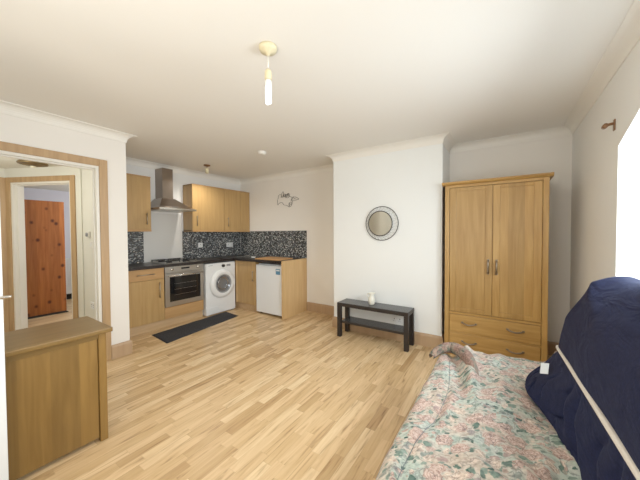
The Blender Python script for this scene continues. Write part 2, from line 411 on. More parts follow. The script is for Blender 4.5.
# left wall with door opening
OY0, OY1, OZ = 0.36, 1.13, 2.03
bm = B(XL - 0.12, XL, OY1, YD, 0, ZC); B(XL - 0.12, XL, YR - .1, OY0, 0, ZC, bm=bm); B(XL - 0.12, XL, OY0, OY1, OZ, ZC, bm=bm)
struct('wall_left', bm, 'wall_warm', label='cream left wall around the open doorway', cat='wall')
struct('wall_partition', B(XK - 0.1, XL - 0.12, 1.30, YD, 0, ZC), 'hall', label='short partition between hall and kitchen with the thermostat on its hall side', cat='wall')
struct('wall_kitchen', B(XK - 0.12, XK, YD, YB, 0, ZC), 'wall', label='pale wall behind the hob and wall cabinets', cat='wall')
struct('wall_back', B(XK - 0.12, XR + 0.35, YB, YB + 0.12, 0, ZC), 'wall_warm', label='far wall behind fridge and wardrobe', cat='wall')
struct('wall_chimney', B(XB0, XB1, YC, YB, 0, ZC), 'wall_breast', label='white chimney breast with the round mirror', cat='wall')
# right wall with window opening (chamfered upper corners)
WY0, WY1, WZ0 = 0.95, 2.45, 1.02
outer = [(YR - .1, 0), (YB, 0), (YB, ZC), (YR - .1, ZC)]
def wall_with_hole(x0, x1):
    bm = bmesh.new()
    hole = [(WY0, WZ0), (WY1, WZ0), (WY1, 1.86), (2.13, 1.97), (1.75, 2.05), (1.35, 2.03), (WY0, 1.86)]
    def ring(x): return [bm.verts.new((x, a, b)) for a, b in outer], [bm.verts.new((x, a, b)) for a, b in hole]
    for x in (x0, x1):
        pass
    rings = [ring(x0), ring(x1)]
    for (o, h) in rings:
        es = []
        for loop in (o, h):
            for i in range(len(loop)): es.append(bm.edges.new((loop[i], loop[(i + 1) % len(loop)])))
        bmesh.ops.triangle_fill(bm, use_beauty=True, use_dissolve=False, edges=es)
    for idx in (0, 1):
        a, b = rings[0][idx], rings[1][idx]
        for i in range(len(a)): bm.faces.new((a[i], a[(i + 1) % len(a)], b[(i + 1) % len(a)], b[i]))
    return bm
struct('wall_right', wall_with_hole(XR, XR + 0.30), 'wall', label='right wall with the deep bright window opening', cat='wall')
# rear wall with cupboard-like doorway behind the camera
bm = B(-2.0, XR + 0.3, YR - 0.12, YR, 0, ZC); B(XL - .12, -2.85, YR - 0.12, YR, 0, ZC, bm=bm); B(-2.85, -2.0, YR - 0.12, YR, 2.03, ZC, bm=bm)
B(-2.9, -1.95, -1.1, -1.0, 0, ZC, bm=bm); B(-2.95, -2.85, -1.0, YR - .12, 0, ZC, bm=bm); B(-2.0, -1.9, -1.0, YR - .12, 0, ZC, bm=bm)
struct('wall_rear', bm, 'wall', label='rear wall behind the camera with its doorway recess', cat='wall')

# window: frame, mullion, sill, pane
w = Thing('window_1', (0.83, 1.7, WZ0), 'white framed window in the deep opening of the right wall', 'window'); tag(w.e, kind='structure')
bm = B(.80, .86, WY0, WY1, WZ0 + .021, WZ0 + .06); B(.80, .86, WY0, WY1, 2.0, 2.06, bm=bm)
for y in (WY0, 1.67, WY1 - .06): B(.80, .86, y, y + .06, WZ0 + .06, 2.0, bm=bm)
w.part('window_frame', bm, 'gloss_cool')
w.part('window_pane', B(.828, .832, WY0 + .03, WY1 - .03, WZ0 + .03, 2.03), 'glass')
w.part('window_sill', B(XR - .03, .86, WY0 + .002, WY1 - .002, WZ0 + .001, WZ0 + .02, 0.003), 'gloss_cool')

# coving, mitred along the perimeter
PER = [(XL, YR), (XL, YD), (XK, YD), (XK, YB), (XB0, YB), (XB0, YC), (XB1, YC), (XB1, YB), (XR, YB), (XR, YR)]
def offset_pt(path, i, d):
    n = len(path); p = Vector((*path[i], 0)); a = Vector((*path[i - 1], 0)); b = Vector((*path[(i + 1) % n], 0))
    t1 = (p - a).normalized(); t2 = (b - p).normalized()
    n1 = Vector((t1.y, -t1.x, 0)); n2 = Vector((t2.y, -t2.x, 0))
    return p + (n1 + n2) * d / (1 + n1.dot(n2)) if n1.dot(n2) > -0.9 else p + n1 * d
def trim_run(path, prof, i, bm):
    j = (i + 1) % len(path); R = []
    for k in (i, j):
        R.append([bm.verts.new(offset_pt(path, k, d) + Vector((0, 0, z))) for d, z in prof])
    m = len(prof)
    for q in range(m): bm.faces.new((R[0][q], R[0][(q + 1) % m], R[1][(q + 1) % m], R[1][q]))
    bm.faces.new(R[0][::-1]); bm.faces.new(R[1])
cp = [(0, ZC), (0, ZC - .082), (.006, ZC - .082), (.008, ZC - .072)] + [(.008 + .064 * (1 - math.cos(a)), ZC - .072 + .064 * math.sin(a)) for a in [PI / 2 * k / 6 for k in range(1, 7)]] + [(.082, ZC - .006), (.082, ZC)]
covnames = ['left wall above the doorway', 'kitchen side of the partition', 'wall above the kitchen cabinets', 'far wall above the fridge', 'left side of the chimney breast', 'front of the chimney breast', 'right side of the chimney breast', 'far wall above the wardrobe', 'right wall above the window', 'rear wall']
for i in range(len(PER)):
    bm = bmesh.new(); trim_run(PER, cp, i, bm)
    struct('trim_%d' % (i + 1), bm, 'coving', label='cream plaster coving along the ' + covnames[i], cat='coving')
# baseboards (wood)
sp = [(0, 0), (.018, 0), (.018, .125), (.012, .145), (.004, .150), (0, .150)]
def skirt(name, pts, label):
    # pts: open path, room on the right-hand side
    bm = bmesh.new(); path = [Vector((*p, 0)) for p in pts]
    R = []
    for k, p in enumerate(path):
        ns = []
        if k > 0: t = (p - path[k - 1]).normalized(); ns.append(Vector((t.y, -t.x, 0)))
        if k < len(path) - 1: t = (path[k + 1] - p).normalized(); ns.append(Vector((t.y, -t.x, 0)))
        off = ns[0] if len(ns) == 1 else (ns[0] + ns[1]) / (1 + ns[0].dot(ns[1]))
        R.append([bm.verts.new(p + off * d + Vector((0, 0, z))) for d, z in sp])
    m = len(sp)
    for a, b in zip(R, R[1:]):
        for q in range(m): bm.faces.new((a[q], a[(q + 1) % m], b[(q + 1) % m], b[q]))
    bm.faces.new(R[0][::-1]); bm.faces.new(R[-1])
    struct(name, bm, 'skirt', label=label, cat='skirting')
skirt('baseboard_left', [(XL, 1.204), (XL, YD), (XL - .5, YD)], 'wooden skirting around the corner beside the doorway')
skirt('baseboard_left_rear', [(XL, YR), (XL, .28)], 'wooden skirting on the left wall before the doorway')
skirt('baseboard_back', [(-2.82, YB), (XB0, YB), (XB0, YC), (XB1, YC), (XB1, YB), (XR, YB), (XR, YR), (-2.0, YR)], 'wooden skirting along the far wall and round the chimney breast')

# architrave + lining of the main doorway
def door_set(name, M4, y0, y1, z, wall_t, label, aw=.072, leafparts=None):
    """frame in local coords: wall plane x=0 (room side +x), opening y0..y1"""
    e = bpy.data.objects.new(name, None); COL.objects.link(e); tag(e, label, 'door frame', kind='structure'); e.matrix_world = M4
    bm = bmesh.new()
    for xs in ((0, .018), (-wall_t - .018, -wall_t)):
        B(xs[0], xs[1], y1, y1 + aw, 0, z + aw, .004, bm); B(xs[0], xs[1], y0 - aw, y0, 0, z + aw, .004, bm); B(xs[0], xs[1], y0, y1, z, z + aw, .004, bm)
    obj('architrave', bm, 'arch', e)
    bm = B(-wall_t, .002, y1 - .025, y1 + .001, 0, z + .001); B(-wall_t, .002, y0 - .001, y0 + .025, 0, z + .001, bm=bm); B(-wall_t, .002, y0 + .025, y1 - .025, z - .025, z + .001, bm=bm)
    B(-wall_t * .5 - .02, -wall_t * .5 + .02, y1 - .037, y1 - .02, 0, z, bm=bm); B(-wall_t * .5 - .02, -wall_t * .5 + .02, y0 + .02, y0 + .037, 0, z, bm=bm)
    B(-wall_t * .5 - .02, -wall_t * .5 + .02, y0 + .037, y1 - .037, z - .037, z - .02, bm=bm)
    obj('door_lining', bm, 'gloss', e)
    return e
e = door_set('door_1', Matrix.Translation((XL, 0, 0)), OY0, OY1, OZ, .12, 'wood architrave and cream lining of the open doorway to the hall')
bm = B(-.10, -.065, OY1 - .028, OY1 - .024, .87, .97, .001); obj('strike_plate', bm, 'brass', e)
# rear doorway with the white leaf open beside the chest
e = Thing('door_2', (-2.08, YR, 0), 'white door leaf standing open at the left edge, beside the wooden chest', 'door'); tag(e.e, kind='structure')
e.part('door_leaf', B(-2.10, -2.06, YR + .01, .27, .008, 1.99, .003), 'gloss_cool')
bm = tube([(-2.062, .20, 1.028), (-2.02, .20, 1.028)], .009); tube(smooth_path([(-2.02, .20, 1.028), (-2.005, .215, 1.028), (-2.0, .29, 1.028)]), .008, bm=bm)
lathe([(0, 0), (.024, 0), (.024, .006), (0, .006)], (-2.06, .20, 1.028), 'X', 20, bm)
e.part('door_handle', bm, 'chrome', True)

# ------------------------------------------------------------ hall
A_, C_ = Vector((-4.60, 1.26, 0)), Vector((-5.568, .788, 0))
struct('ceiling_hall', B(-8.3, XK - .12, 1.3, 3.2, ZH, ZH + .1, bm=B(-8.3, XL - .12, -1.4, 1.3, ZH, ZH + .1)), 'hall', label='low cream ceiling of the hall', cat='ceiling')
# angled wall with second doorway: local frame, x = normal toward the viewer, y along the wall
d = (A_ - C_); Lw = d.length; ang = math.atan2(d.y, d.x) - PI / 2
M4 = Matrix.Translation(C_) @ Matrix.Rotation(ang, 4, 'Z')
o0, o1 = .072, Lw - .085
bm = B(-.13, 0, o1, Lw + .06, 0, ZH); B(-.13, 0, -.02, o0, 0, ZH, bm=bm); B(-.13, 0, o0, o1, 2.03, ZH, bm=bm)
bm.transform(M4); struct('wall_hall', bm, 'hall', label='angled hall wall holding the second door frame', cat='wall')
door_set('door_3', M4, o0, o1, 2.03, .13, 'wood architrave and white lining of the inner hall doorway', .068)
# hall left side: another frame hard by the corner, then wall
bm = B(-5.70, -5.58, -.05, .74, 2.03, ZH); B(-5.70, -5.58, -1.4, -.05, 0, ZH, bm=bm); B(-5.70, -5.58, .74, .80, 0, ZH, bm=bm)
struct('wall_hall_left', bm, 'hall', label='hall wall on the left of the angled doorway', cat='wall')
door_set('door_4', Matrix.Translation((-5.58, 0, 0)), -.03, .715, 2.03, .12, 'wood architrave at the far left of the hall', .068)
tag(struct('door_5', B(-5.66, -5.62, -.0, .69, .01, 2.0, .003), 'gloss_cool'), 'closed white door on the left of the hall', 'door')
struct('wall_hall_rear', B(-8.3, XL - .12, -1.4, -1.3, 0, ZH), 'hall', label='end wall of the hall', cat='wall')
# room beyond
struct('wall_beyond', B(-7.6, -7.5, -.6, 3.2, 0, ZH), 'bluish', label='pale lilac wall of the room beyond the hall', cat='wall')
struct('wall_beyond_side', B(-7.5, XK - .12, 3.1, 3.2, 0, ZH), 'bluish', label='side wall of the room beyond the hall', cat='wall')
struct('baseboard_beyond', B(-7.5, -7.48, -.5, 3.1, 0, .17), 'dark', label='dark skirting in the room beyond the hall', cat='skirting')
t = Thing('pine_door', (-6.3, 1.2, 0), 'reddish knotty pine door standing ajar beyond the inner hall doorway', 'door')
t.part('door_panel', B(-6.32, -6.28, .75, 1.545, .025, 1.89, .004), 'pine')
t.part('gap_shade_strip', B(-6.36, -6.24, .75, 1.56, .0, .010, .002), 'dark')  # dark strip painting the shade in the gap under the door
lab(t.part('door_knob', lathe([(0, 0), (.014, 0), (.012, .02), (.026, .035), (.022, .055), (0, .06)], (-6.28, .87, .98), 'X', 20), 'brass', True), 'brass knob', 'knob').__delitem__('category')
# radiator at the far wall
t = Thing('radiator', (-7.44, 2.0, 0), 'white panel radiator on the far wall beyond the pine door', 'radiator')
bm = B(-7.47, -7.42, 1.72, 2.5, .12, .85, .005)
for y in (1.8, 2.4): t.part('foot', B(-7.46, -7.43, y, y + .03, 0, .12), 'radiator')
t.part('radiator_panel', bm, 'radiator')
bm = bmesh.new()
for k in range(19): B(-7.42, -7.41, 1.74 + k * .04, 1.76 + k * .04, .28, .82, .003, bm)
t.part('radiator_fins', bm, 'radiator')
# hall ceiling lamp
t = Thing('hall_ceiling_lamp', (-4.78, .9, 2.16), 'round bronze rimmed ceiling lamp in the hall above the inner doorway', 'lamp')
t.part('lamp_rim', lathe([(.06, 0), (.125, -.005), (.138, -.02), (.134, -.034), (.112, -.04), (.108, -.03), (.06, -.02)], (-4.78, .9, ZH), 'Z', 40), 'bronze', True)
t.part('lamp_glass', lathe([(.110, -.032), (.08, -.047), (.04, -.054), (0, -.056)], (-4.78, .9, ZH), 'Z', 32), 'bronze', True)
t.part('lamp_finial', lathe([(0, -.052), (.028, -.056), (.022, -.068), (0, -.072)], (-4.78, .9, ZH), 'Z', 16), 'frost', True)
# fixtures on the hall side of the partition (plane y=1.30)
t = Thing('thermostat', (-4.318, 1.29, 1.2), 'small round-cornered thermostat on the hall wall above the switch', 'thermostat')
t.part('thermostat_body', B(-4.355, -4.275, 1.272, 1.30, 1.29, 1.37, .008), 'plastic')
t.part('thermostat_dial', lathe([(0, 0), (.026, 0), (.024, -.014), (0, -.016)], (-4.315, 1.272, 1.33), 'Y', 24), 'greyplastic', True)
t = Thing('light_switch', (-4.253, 1.29, 1.16), 'cream light switch on the hall wall below the thermostat', 'switch')
t.part('switch_plate', B(-4.295, -4.21, 1.290, 1.30, 1.16, 1.245, .003), 'plastic')
t.part('switch_rocker', B(-4.265, -4.24, 1.283, 1.291, 1.18, 1.225, .003), 'white')
def socket(name, x, y, z, face, w_, label, group=None):
    """double/single wall socket; face 'Y' -> on plane y facing -y, 'X' -> on plane x facing +x"""
    t = Thing(name, (x, y, z - .043), label, 'socket', group)
    n = 2 if w_ > .1 else 1
    def bx(u0, u1, d0, d1, z0, z1, bev=0, bm=None):
        return B(x + u0, x + u1, y - d1, y - d0, z + z0, z + z1, bev, bm) if face == 'Y' else B(x + d0, x + d1, y + u0, y + u1, z + z0, z + z1, bev, bm)
    t.part('socket_plate', bx(-w_ / 2, w_ / 2, 0, .01, -.043, .043, .003), 'white')
    for k in range(n):
        c = 0 if n == 1 else (-.035 + .07 * k)
        for q in ((c - .004, c + .004, .002, .018), (c - .013, c - .007, -.020, -.014), (c + .007, c + .013, -.020, -.014)):
            t.part('pin_hole', bx(q[0], q[1], .0095, .0112, q[2], q[3]), 'black')
        t.part('rocker_switch', bx(c - .006, c + .006, .0098, .014, .022, .036, .002), 'plastic')
    return t
socket('wall_socket', -4.577 + .33, 1.30, .446, 'Y', .146, 'white double socket low on the hall wall')

# ------------------------------------------------------------ kitchen
FX = -3.978
YO0, YO1 = 2.03, 2.635
def bar_handle(t, p, axis, L, parent, out='X', m='satin'):
    x, y, z = p
    o = Vector((.028, 0, 0)) if out == 'X' else Vector((0, -.028, 0))
    a = {'Z': Vector((0, 0, 1)), 'Y': Vector((0, 1, 0)), 'X': Vector((1, 0, 0))}[axis]
    c = Vector(p)
    bm = tube([c - a * L / 2 + o, c + a * L / 2 + o], .0055)
    for s in (-1, 1): tube([c + a * s * L * .38, c + a * s * L * .38 + o], .0045, bm=bm)
    return t.part('handle', bm, m, True, parent=parent)
def part_in(t, name, bm, m, parent, smooth=False): return t.part(name, bm, m, smooth, parent)

# base drawer-line cabinet left of the oven
t = Thing('base_cabinet', (-4.22, 1.73, .12), 'beech base cabinet with drawer over door, left of the oven', 'cabinet')
t.part('carcass', B(-4.49, FX - .02, 1.40, YO0 - .002, .12, .86), 'beech')
dr = t.part('drawer_front', B(FX - .019, FX, 1.43, YO0 - .004, .712, .862, .002), 'beech_h')
bar_handle(t, (FX, 1.78, .79), 'Y', .22, dr)
dr = t.part('door', B(FX - .019, FX, 1.43, YO0 - .004, .125, .708, .002), 'beech')
bar_handle(t, (FX, 1.955, .56), 'Z', .22, dr)
# oven
t = Thing('oven', (-4.2, 2.33, .29), 'stainless steel built-in oven with black glass door beneath the hob', 'oven')
t.part('oven_body', B(-4.47, FX - .004, YO0 + .01, YO1 - .01, .292, .862), 'steel')
fp = t.part('control_panel', B(FX - .004, FX + .012, YO0 + .003, YO1 - .003, .772, .8655, .003), 'steel')
for y in (2.13, 2.535): t.part('knob', lathe([(0, 0), (.020, 0), (.017, .022), (0, .024)], (FX + .012, y, .828), 'X', 24), 'chrome', True, parent=fp)
t.part('display_strip', B(FX + .0115, FX + .0135, 2.27, 2.40, .815, .84), 'black', parent=fp)
od = t.part('oven_door', B(FX - .004, FX + .016, YO0 + .003, YO1 - .003, .292, .768, .003), 'steel')
t.part('door_glass', B(FX + .0155, FX + .019, YO0 + .065, YO1 - .06, .36, .715, .002), 'ovenglass', parent=od)
bm = bmesh.new()
for z in (.45, .53, .61): B(FX + .0185, FX + .0195, YO0 + .13, YO1 - .13, z, z + .003, bm=bm)
t.part('oven_shelves', bm, 'drum', parent=od)
bm = tube([(FX + .05, YO0 + .03, .735), (FX + .05, YO1 - .03, .735)], .009)
for y in (YO0 + .06, YO1 - .06): tube([(FX + .014, y, .735), (FX + .05, y, .735)], .007, bm=bm)
t.part('handle', bm, 'chrome', True, parent=od)
t = Thing('oven_housing', (-4.2, 2.33, .12), 'beech housing with flat filler panel below the oven', 'cabinet')
t.part('filler_panel', B(FX - .019, FX, YO0, YO1, .125, .286, .002), 'beech_h')
t.part('carcass', B(-4.49, FX - .02, YO0 + .005, YO1 - .005, .12, .288), 'beech')
struct('trim_11', B(-4.045, -4.03, 1.40, YO1 + .015, 0, .12), 'plinth', label='beech plinth under the oven and base cabinet', cat='plinth')
struct('trim_12', B(-4.12, -3.437, 3.30, 3.315, 0, .124), 'plinth', label='beech plinth under the corner cabinet', cat='plinth')

# worktop
bm = prism([(XK + .005, 1.385), (-3.945, 1.385), (-3.945, 3.215), (-2.848, 3.215), (-2.848, YB - .005), (XK + .005, YB - .005)], 'Z', .866, .905)
o = obj('worktop', bm, 'worktop'); tag(o, 'dark L-shaped kitchen worktop over the units', 'worktop'); recenter(o)
# washing machine
WX, W0, W1 = -3.955, 2.665, 3.243
t = Thing('washing_machine', (-4.2, 2.95, 0), 'white front-loading washing machine between oven and corner cabinet', 'washing machine')
t.part('body', B(-4.47, WX, W0, W1, .012, .85, .010), 'white')
for y in (W0 + .03, W1 - .07): t.part('foot', B(-4.0, -3.97, y, y + .04, 0, .0125), 'greyplastic')
yc, zc_ = (W0 + W1) / 2 + .015, .50
d_ = t.part('door', lathe([(.165, 0), (.232, 0), (.242, .012), (.234, .035), (.19, .05), (.158, .048), (.150, .03), (.150, 0)], (WX, yc, zc_), 'X', 48), 'white', True)
t.part('door_trim_ring', lathe([(.150, .03), (.157, .046), (.148, .051), (.138, .045), (.136, .02), (.150, .02)], (WX, yc, zc_), 'X', 48), 'greyplastic', True, parent=d_)
t.part('door_glass', lathe([(.138, .036), (.11, .020), (.06, .006), (0, .003)], (WX, yc, zc_), 'X', 40), 'doorglass', True, parent=d_)
t.part('drum_rim', lathe([(.095, .022), (.105, .026), (.100, .031), (.088, .024)], (WX, yc, zc_), 'X', 40), 'drum', True, parent=d_)
t.part('door_catch', B(WX + .02, WX + .045, yc + .205, yc + .238, zc_ - .05, zc_ + .05, .006), 'white', parent=d_)
cpn = t.part('control_panel', B(WX, WX + .006, W0 + .006, W1 - .006, .745, .843, .002), 'white')
t.part('detergent_drawer', B(WX + .0055, WX + .010, W0 + .015, W0 + .19, .757, .835, .003), 'white', parent=cpn)
t.part('program_dial', lathe([(0, 0), (.028, 0), (.024, .022), (0, .024)], (WX + .006, yc + .02, .797), 'X', 28), 'black', True, parent=cpn)
t.part('display', B(WX + .0055, WX + .008, yc + .09, yc + .17, .78, .815, .002), 'greyplastic', parent=cpn)
t.part('kick_panel', B(WX, WX + .004, W0 + .01, W1 - .01, .03, .13, .002), 'white')
t.part('brand_strip', B(WX + .0098, WX + .0108, W0 + .04, W0 + .12, .812, .820), 'greyplastic', parent=cpn)
# corner cabinet
t = Thing('corner_cabinet', (-3.7, 3.5, .12), 'plain beech corner cabinet between washing machine and fridge', 'cabinet')
t.part('carcass', B(-4.0, -3.452, 3.275, 3.84, .125, .86), 'beech')
t.part('corner_post', B(-3.948, -3.91, 3.252, 3.274, .125, .862, .002), 'beech_pale')
dd = t.part('door', B(-3.907, -3.453, 3.252, 3.273, .13, .862, .002), 'beech')
bar_handle(t, (-3.50, 3.252, .62), 'Z', .18, dd, 'Y')
# fridge
t = Thing('fridge', (-3.155, 3.52, 0), 'white under-counter fridge with a blue sticker', 'fridge')
t.part('cabinet', B(-3.435, -2.885, 3.31, 3.82, .02, .835, .006), 'fridge')
fd = t.part('door', B(-3.440, -2.880, 3.252, 3.306, .035, .820, .010), 'fridge')
t.part('handle_recess', B(-3.40, -2.92, 3.2495, 3.254, .795, .808, .002), 'label_white', parent=fd)
t.part('sticker', B(-2.995, -2.905, 3.2500, 3.2525, .685, .775), 'label_blue', parent=fd)
t.part('sticker_label', B(-2.985, -2.915, 3.2490, 3.2505, .74, .762), 'label_white', parent=fd)
for x in (-3.41, -2.94): t.part('foot', B(x, x + .03, 3.315, 3.345, 0, .021), 'black')
o = obj('end_panel', B(-2.846, -2.826, 3.215, YB - .003, 0, .906, .001), 'beech_pale'); tag(o, 'tall beech end panel on the right of the fridge', 'panel'); recenter(o)

# wall cabinets
UX = -4.234; Z0, Z1 = 1.382, 2.150
def wall_cab(y0, y1, doors, label, cornice=True):
    t = Thing('wall_cabinet', (-4.37, (y0 + y1) / 2, Z0), label, 'cabinet', 'beech wall cabinets above the kitchen worktop')
    t.part('carcass', B(XK + .004, UX - .02, y0, y1, Z0, Z1), 'beech')
    for a, b, h in doors:
        d = t.part('door', B(UX - .019, UX, a + .002, b - .002, Z0 + .02, Z1 - .014, .002), 'beech')
        if h is not None: bar_handle(t, (UX, h, 1.55), 'Z', .17, d)
    t.part('light_rail', B(XK + .004, UX + .003, y0, y1, Z0 - .012, Z0 + .018, .001), 'beech_h')
    t.part('top_edge', B(XK + .004, UX + .004, y0, y1, Z1 - .012, Z1 + .004, .001), 'beech_h')
    return t
wall_cab(1.385, 1.99, [(1.385, 1.99, 1.925)], 'beech wall cabinet on the left of the extractor hood')
wall_cab(2.626, 3.246, [(2.626, 3.246, 2.70)], 'wide beech wall cabinet right beside the extractor hood')
wall_cab(3.248, 3.85, [(3.248, 3.62, 3.32), (3.62, 3.85, None)], 'beech wall cabinet in the corner, furthest right of the row')

# splashback
struct('trim_13', B(XK, XK + .010, YD, 2.0, .905, 1.382), 'mosaic', label='dark mosaic splashback left of the hob', cat='tiles')
struct('trim_14', B(XK, XK + .010, 2.605, YB - .01, .905, 1.382), 'mosaic', label='black and grey mosaic splashback right of the hob', cat='tiles')
struct('trim_15', B(XK + .01, -2.826, YB - .010, YB, .905, 1.382), 'mosaic', label='black and grey mosaic splashback behind the chopping board', cat='tiles')
o = obj('corner_bead', B(XK + .010, XK + .016, YB - .016, YB - .010, .905, 1.382), 'steel'); tag(o, 'thin metal bead in the tiled corner', 'trim', kind='structure'); recenter(o)
o = obj('splash_panel', B(XK + .001, XK + .008, 2.0, 2.604, .905, 1.66, .001), 'splash'); tag(o, 'plain steel splash panel on the wall behind the hob', 'splashback'); recenter(o)
socket('wall_socket', XK + .01, 2.93, 1.135, 'X', .086, 'white single socket on the mosaic, nearer the hood', 'sockets on the mosaic splashback')
socket('wall_socket', XK + .01, 3.56, 1.12, 'X', .146, 'white double socket on the mosaic near the tiled corner', 'sockets on the mosaic splashback')

# hood
t = Thing('cooker_hood', (-4.3, 2.27, 1.66), 'stainless steel chimney cooker hood above the hob', 'hood')
t.part('chimney', B(XK + .004, -4.29, 2.185, 2.345, 1.86, ZC - .083, .001), 'hoodsteel')
t.part('chimney_sleeve', B(XK + .003, -4.294, 2.190, 2.340, 2.12, ZC - .10, .001), 'hoodsteel')
bm = bmesh.new()
def ringv(x0, x1, y0, y1, z): return [bm.verts.new(v) for v in ((x0, y0, z), (x1, y0, z), (x1, y1, z), (x0, y1, z))]
rs = [ringv(XK + .004, -4.02, 2.003, 2.555, 1.690), ringv(XK + .004, -4.02, 2.003, 2.555, 1.715), ringv(XK + .004, -4.10, 2.05, 2.50, 1.75), ringv(XK + .004, -4.27, 2.165, 2.365, 1.875)]
for a, b in zip(rs, rs[1:]):
    for k in range(4): bm.faces.new((a[k], a[(k + 1) % 4], b[(k + 1) % 4], b[k]))
bm.faces.new(rs[0][::-1]); bm.faces.new(rs[-1])
t.part('canopy', bm, 'hoodsteel')
t.part('front_lip', B(-4.03, -4.012, 2.0, 2.558, 1.686, 1.714, .001), 'chrome')
t.part('filter_panel', B(-4.47, -4.05, 2.04, 2.52, 1.684, 1.690), 'steel')
# hob
t = Thing('gas_hob', (-4.23, 2.33, .905), 'steel gas hob with black pan supports set in the worktop', 'hob')
t.part('hob_plate', B(-4.47, -3.99, 2.04, 2.62, .905, .912, .002), 'steel')
for (x, y, r) in ((-4.35, 2.18, .045), (-4.11, 2.18, .032), (-4.35, 2.43, .038), (-4.11, 2.43, .05)):
    b_ = t.part('burner', lathe([(0, 0), (r, 0), (r, .010), (r * .8, .014), (r * .8, .02), (0, .022)], (x, y, .912), 'Z', 24), 'black', True)
for y in (2.18, 2.43):
    bm = bmesh.new()
    for xx in (-4.45, -4.02): B(xx, xx + .008, y - .10, y + .10, .935, .943, bm=bm)
    for yy in (y - .10, y + .092): B(-4.45, -4.012, yy, yy + .008, .935, .943, bm=bm)
    for (x, q) in ((-4.35, 0), (-4.11, 0)):
        B(x - .08, x + .08, y - .004, y + .004, .935, .945, bm=bm); B(x - .004, x + .004, y - .09, y + .09, .935, .945, bm=bm)
    for xx in (-4.446, -4.02):
        for yy in (y - .096, y + .092): B(xx, xx + .008, yy, yy + .008, .911, .936, bm=bm)
    t.part('pan_support', bm, 'black')
for k in range(4): t.part('knob', lathe([(0, 0), (.016, 0), (.013, .018), (0, .02)], (-4.40 + .1 * k, 2.585, .912), 'Z', 18), 'chrome', True)
# chopping board, sink
o = obj('chopping_board', B(-3.44, -2.93, 3.235, 3.60, .9055, .926, .004), 'chop'); tag(o, 'reddish wooden chopping board lying on the worktop above the fridge', 'chopping board'); recenter(o)
t = Thing('sink', (-3.9, 3.55, .905), 'small steel sink and tap in the corner of the worktop', 'sink')
bm = bmesh.new()
B(-4.15, -3.62, 3.33, 3.36, .905, .910, .001, bm); B(-4.15, -3.62, 3.68, 3.71, .905, .910, .001, bm); B(-4.15, -4.12, 3.36, 3.68, .905, .910, .001, bm); B(-3.65, -3.62, 3.36, 3.68, .905, .910, .001, bm)
t.part('rim', bm, 'chrome')
t.part('bowl', B(-4.12, -3.65, 3.36, 3.68, .9052, .9062), 'drum')
o = obj('soap_dish', lathe([(0, 0), (.03, 0), (.045, .014), (.041, .014), (.028, .004), (0, .004)], (-3.70, 3.44, .910), 'Z', 24), 'white', smooth=True); tag(o, 'little white dish on the sink edge at the corner', 'dish'); recenter(o)

# mat in front of oven: rounded slab with rumpled edge
def mat_mesh(P, n=40, m_=16):
    bm = bmesh.new(); G = []
    P = [Vector((*p, 0)) for p in P]
    uv = bm.loops.layers.uv.new()
    for i in range(n + 1):
        row = []
        for j in range(m_ + 1):
            u, v = i / n, j / m_
            p = P[0].lerp(P[3], v).lerp(P[1].lerp(P[2], v), u)
            z = .010 + .006 * noise.noise(p * 5) * (1 if 0 < i < n else .3)
            p.x += .010 * noise.noise(Vector((u * 9, v * 2, 3)))
            edge = min(u * 1.2, (1 - u) * 1.2, v * .42, (1 - v) * .42)
            z = z * min(1, edge / .012 + .35)
            row.append(bm.verts.new((p.x, p.y, max(z, .004))))
        G.append(row)
    for i in range(n):
        for j in range(m_): bm.faces.new((G[i][j], G[i + 1][j], G[i + 1][j + 1], G[i][j + 1]))
    # skirt to the floor
    loop = [G[i][0] for i in range(n + 1)] + [G[n][j] for j in range(1, m_ + 1)] + [G[i][m_] for i in range(n - 1, -1, -1)] + [G[0][j] for j in range(m_ - 1, 0, -1)]
    lo = [bm.verts.new((v.co.x, v.co.y, .0005)) for v in loop]
    for k in range(len(loop)):
        bm.faces.new((loop[k], loop[(k + 1) % len(loop)], lo[(k + 1) % len(loop)], lo[k]))
    bm.faces.new(lo)
    return bm
o = obj('kitchen_mat', mat_mesh([(-3.86, 1.79), (-3.945, 3.03), (-3.57, 2.985), (-3.40, 1.75)]), 'rug', smooth=True); tag(o, 'long charcoal mat on the floor in front of the oven', 'mat'); recenter(o)
# worn threshold join in the floor by the kitchen
o = struct('trim_16', B(-3.85, -3.83, 1.385, 1.75, 0, .004), 'plinth', label='thin floor join strip at the kitchen corner', cat='trim')

# ------------------------------------------------------------ chest
t = Thing('chest', (-2.34, .32, 0), 'golden oak low chest at the left edge, its plain side facing the room', 'chest')
CX0, CX1, CY0, CY1 = -2.53, -2.14, -.10, .715
t.part('carcass', B(CX0, CX1 - .015, CY0, CY1 - .03, .03, .70), 'chest')
t.part('side_panel', B(CX1 - .016, CX1 - .006, CY0 + .05, CY1 - .045, .03, .70), 'chest')
for (x, y) in ((CX1 - .04, CY1 - .04), (CX1 - .04, CY0), (CX0, CY1 - .04), (CX0, CY0)):
    t.part('leg', B(x, x + .042, y, y + .042, 0, .70, .004), 'chest')
t.part('top_rail', B(CX1 - .02, CX1 - .002, CY0 + .05, CY1 - .04, .665, .70, .001), 'chest_top')
t.part('top', B(CX0 - .03, CX1 + .03, CY0 - .03, CY1 + .03, .70, .730, .006), 'chest_top')
for z in (.06, .27, .48):
    d_ = t.part('drawer', B(CX0 - .016, CX0, CY0 + .05, CY1 - .05, z, z + .195, .003), 'chest_top')
    for y in (.12, .50): t.part('knob', lathe([(0, 0), (.008, 0), (.008, -.012), (.018, -.022), (.012, -.032), (0, -.034)], (CX0 - .016, y, z + .1), 'X', 16), 'brass', True, parent=d_)

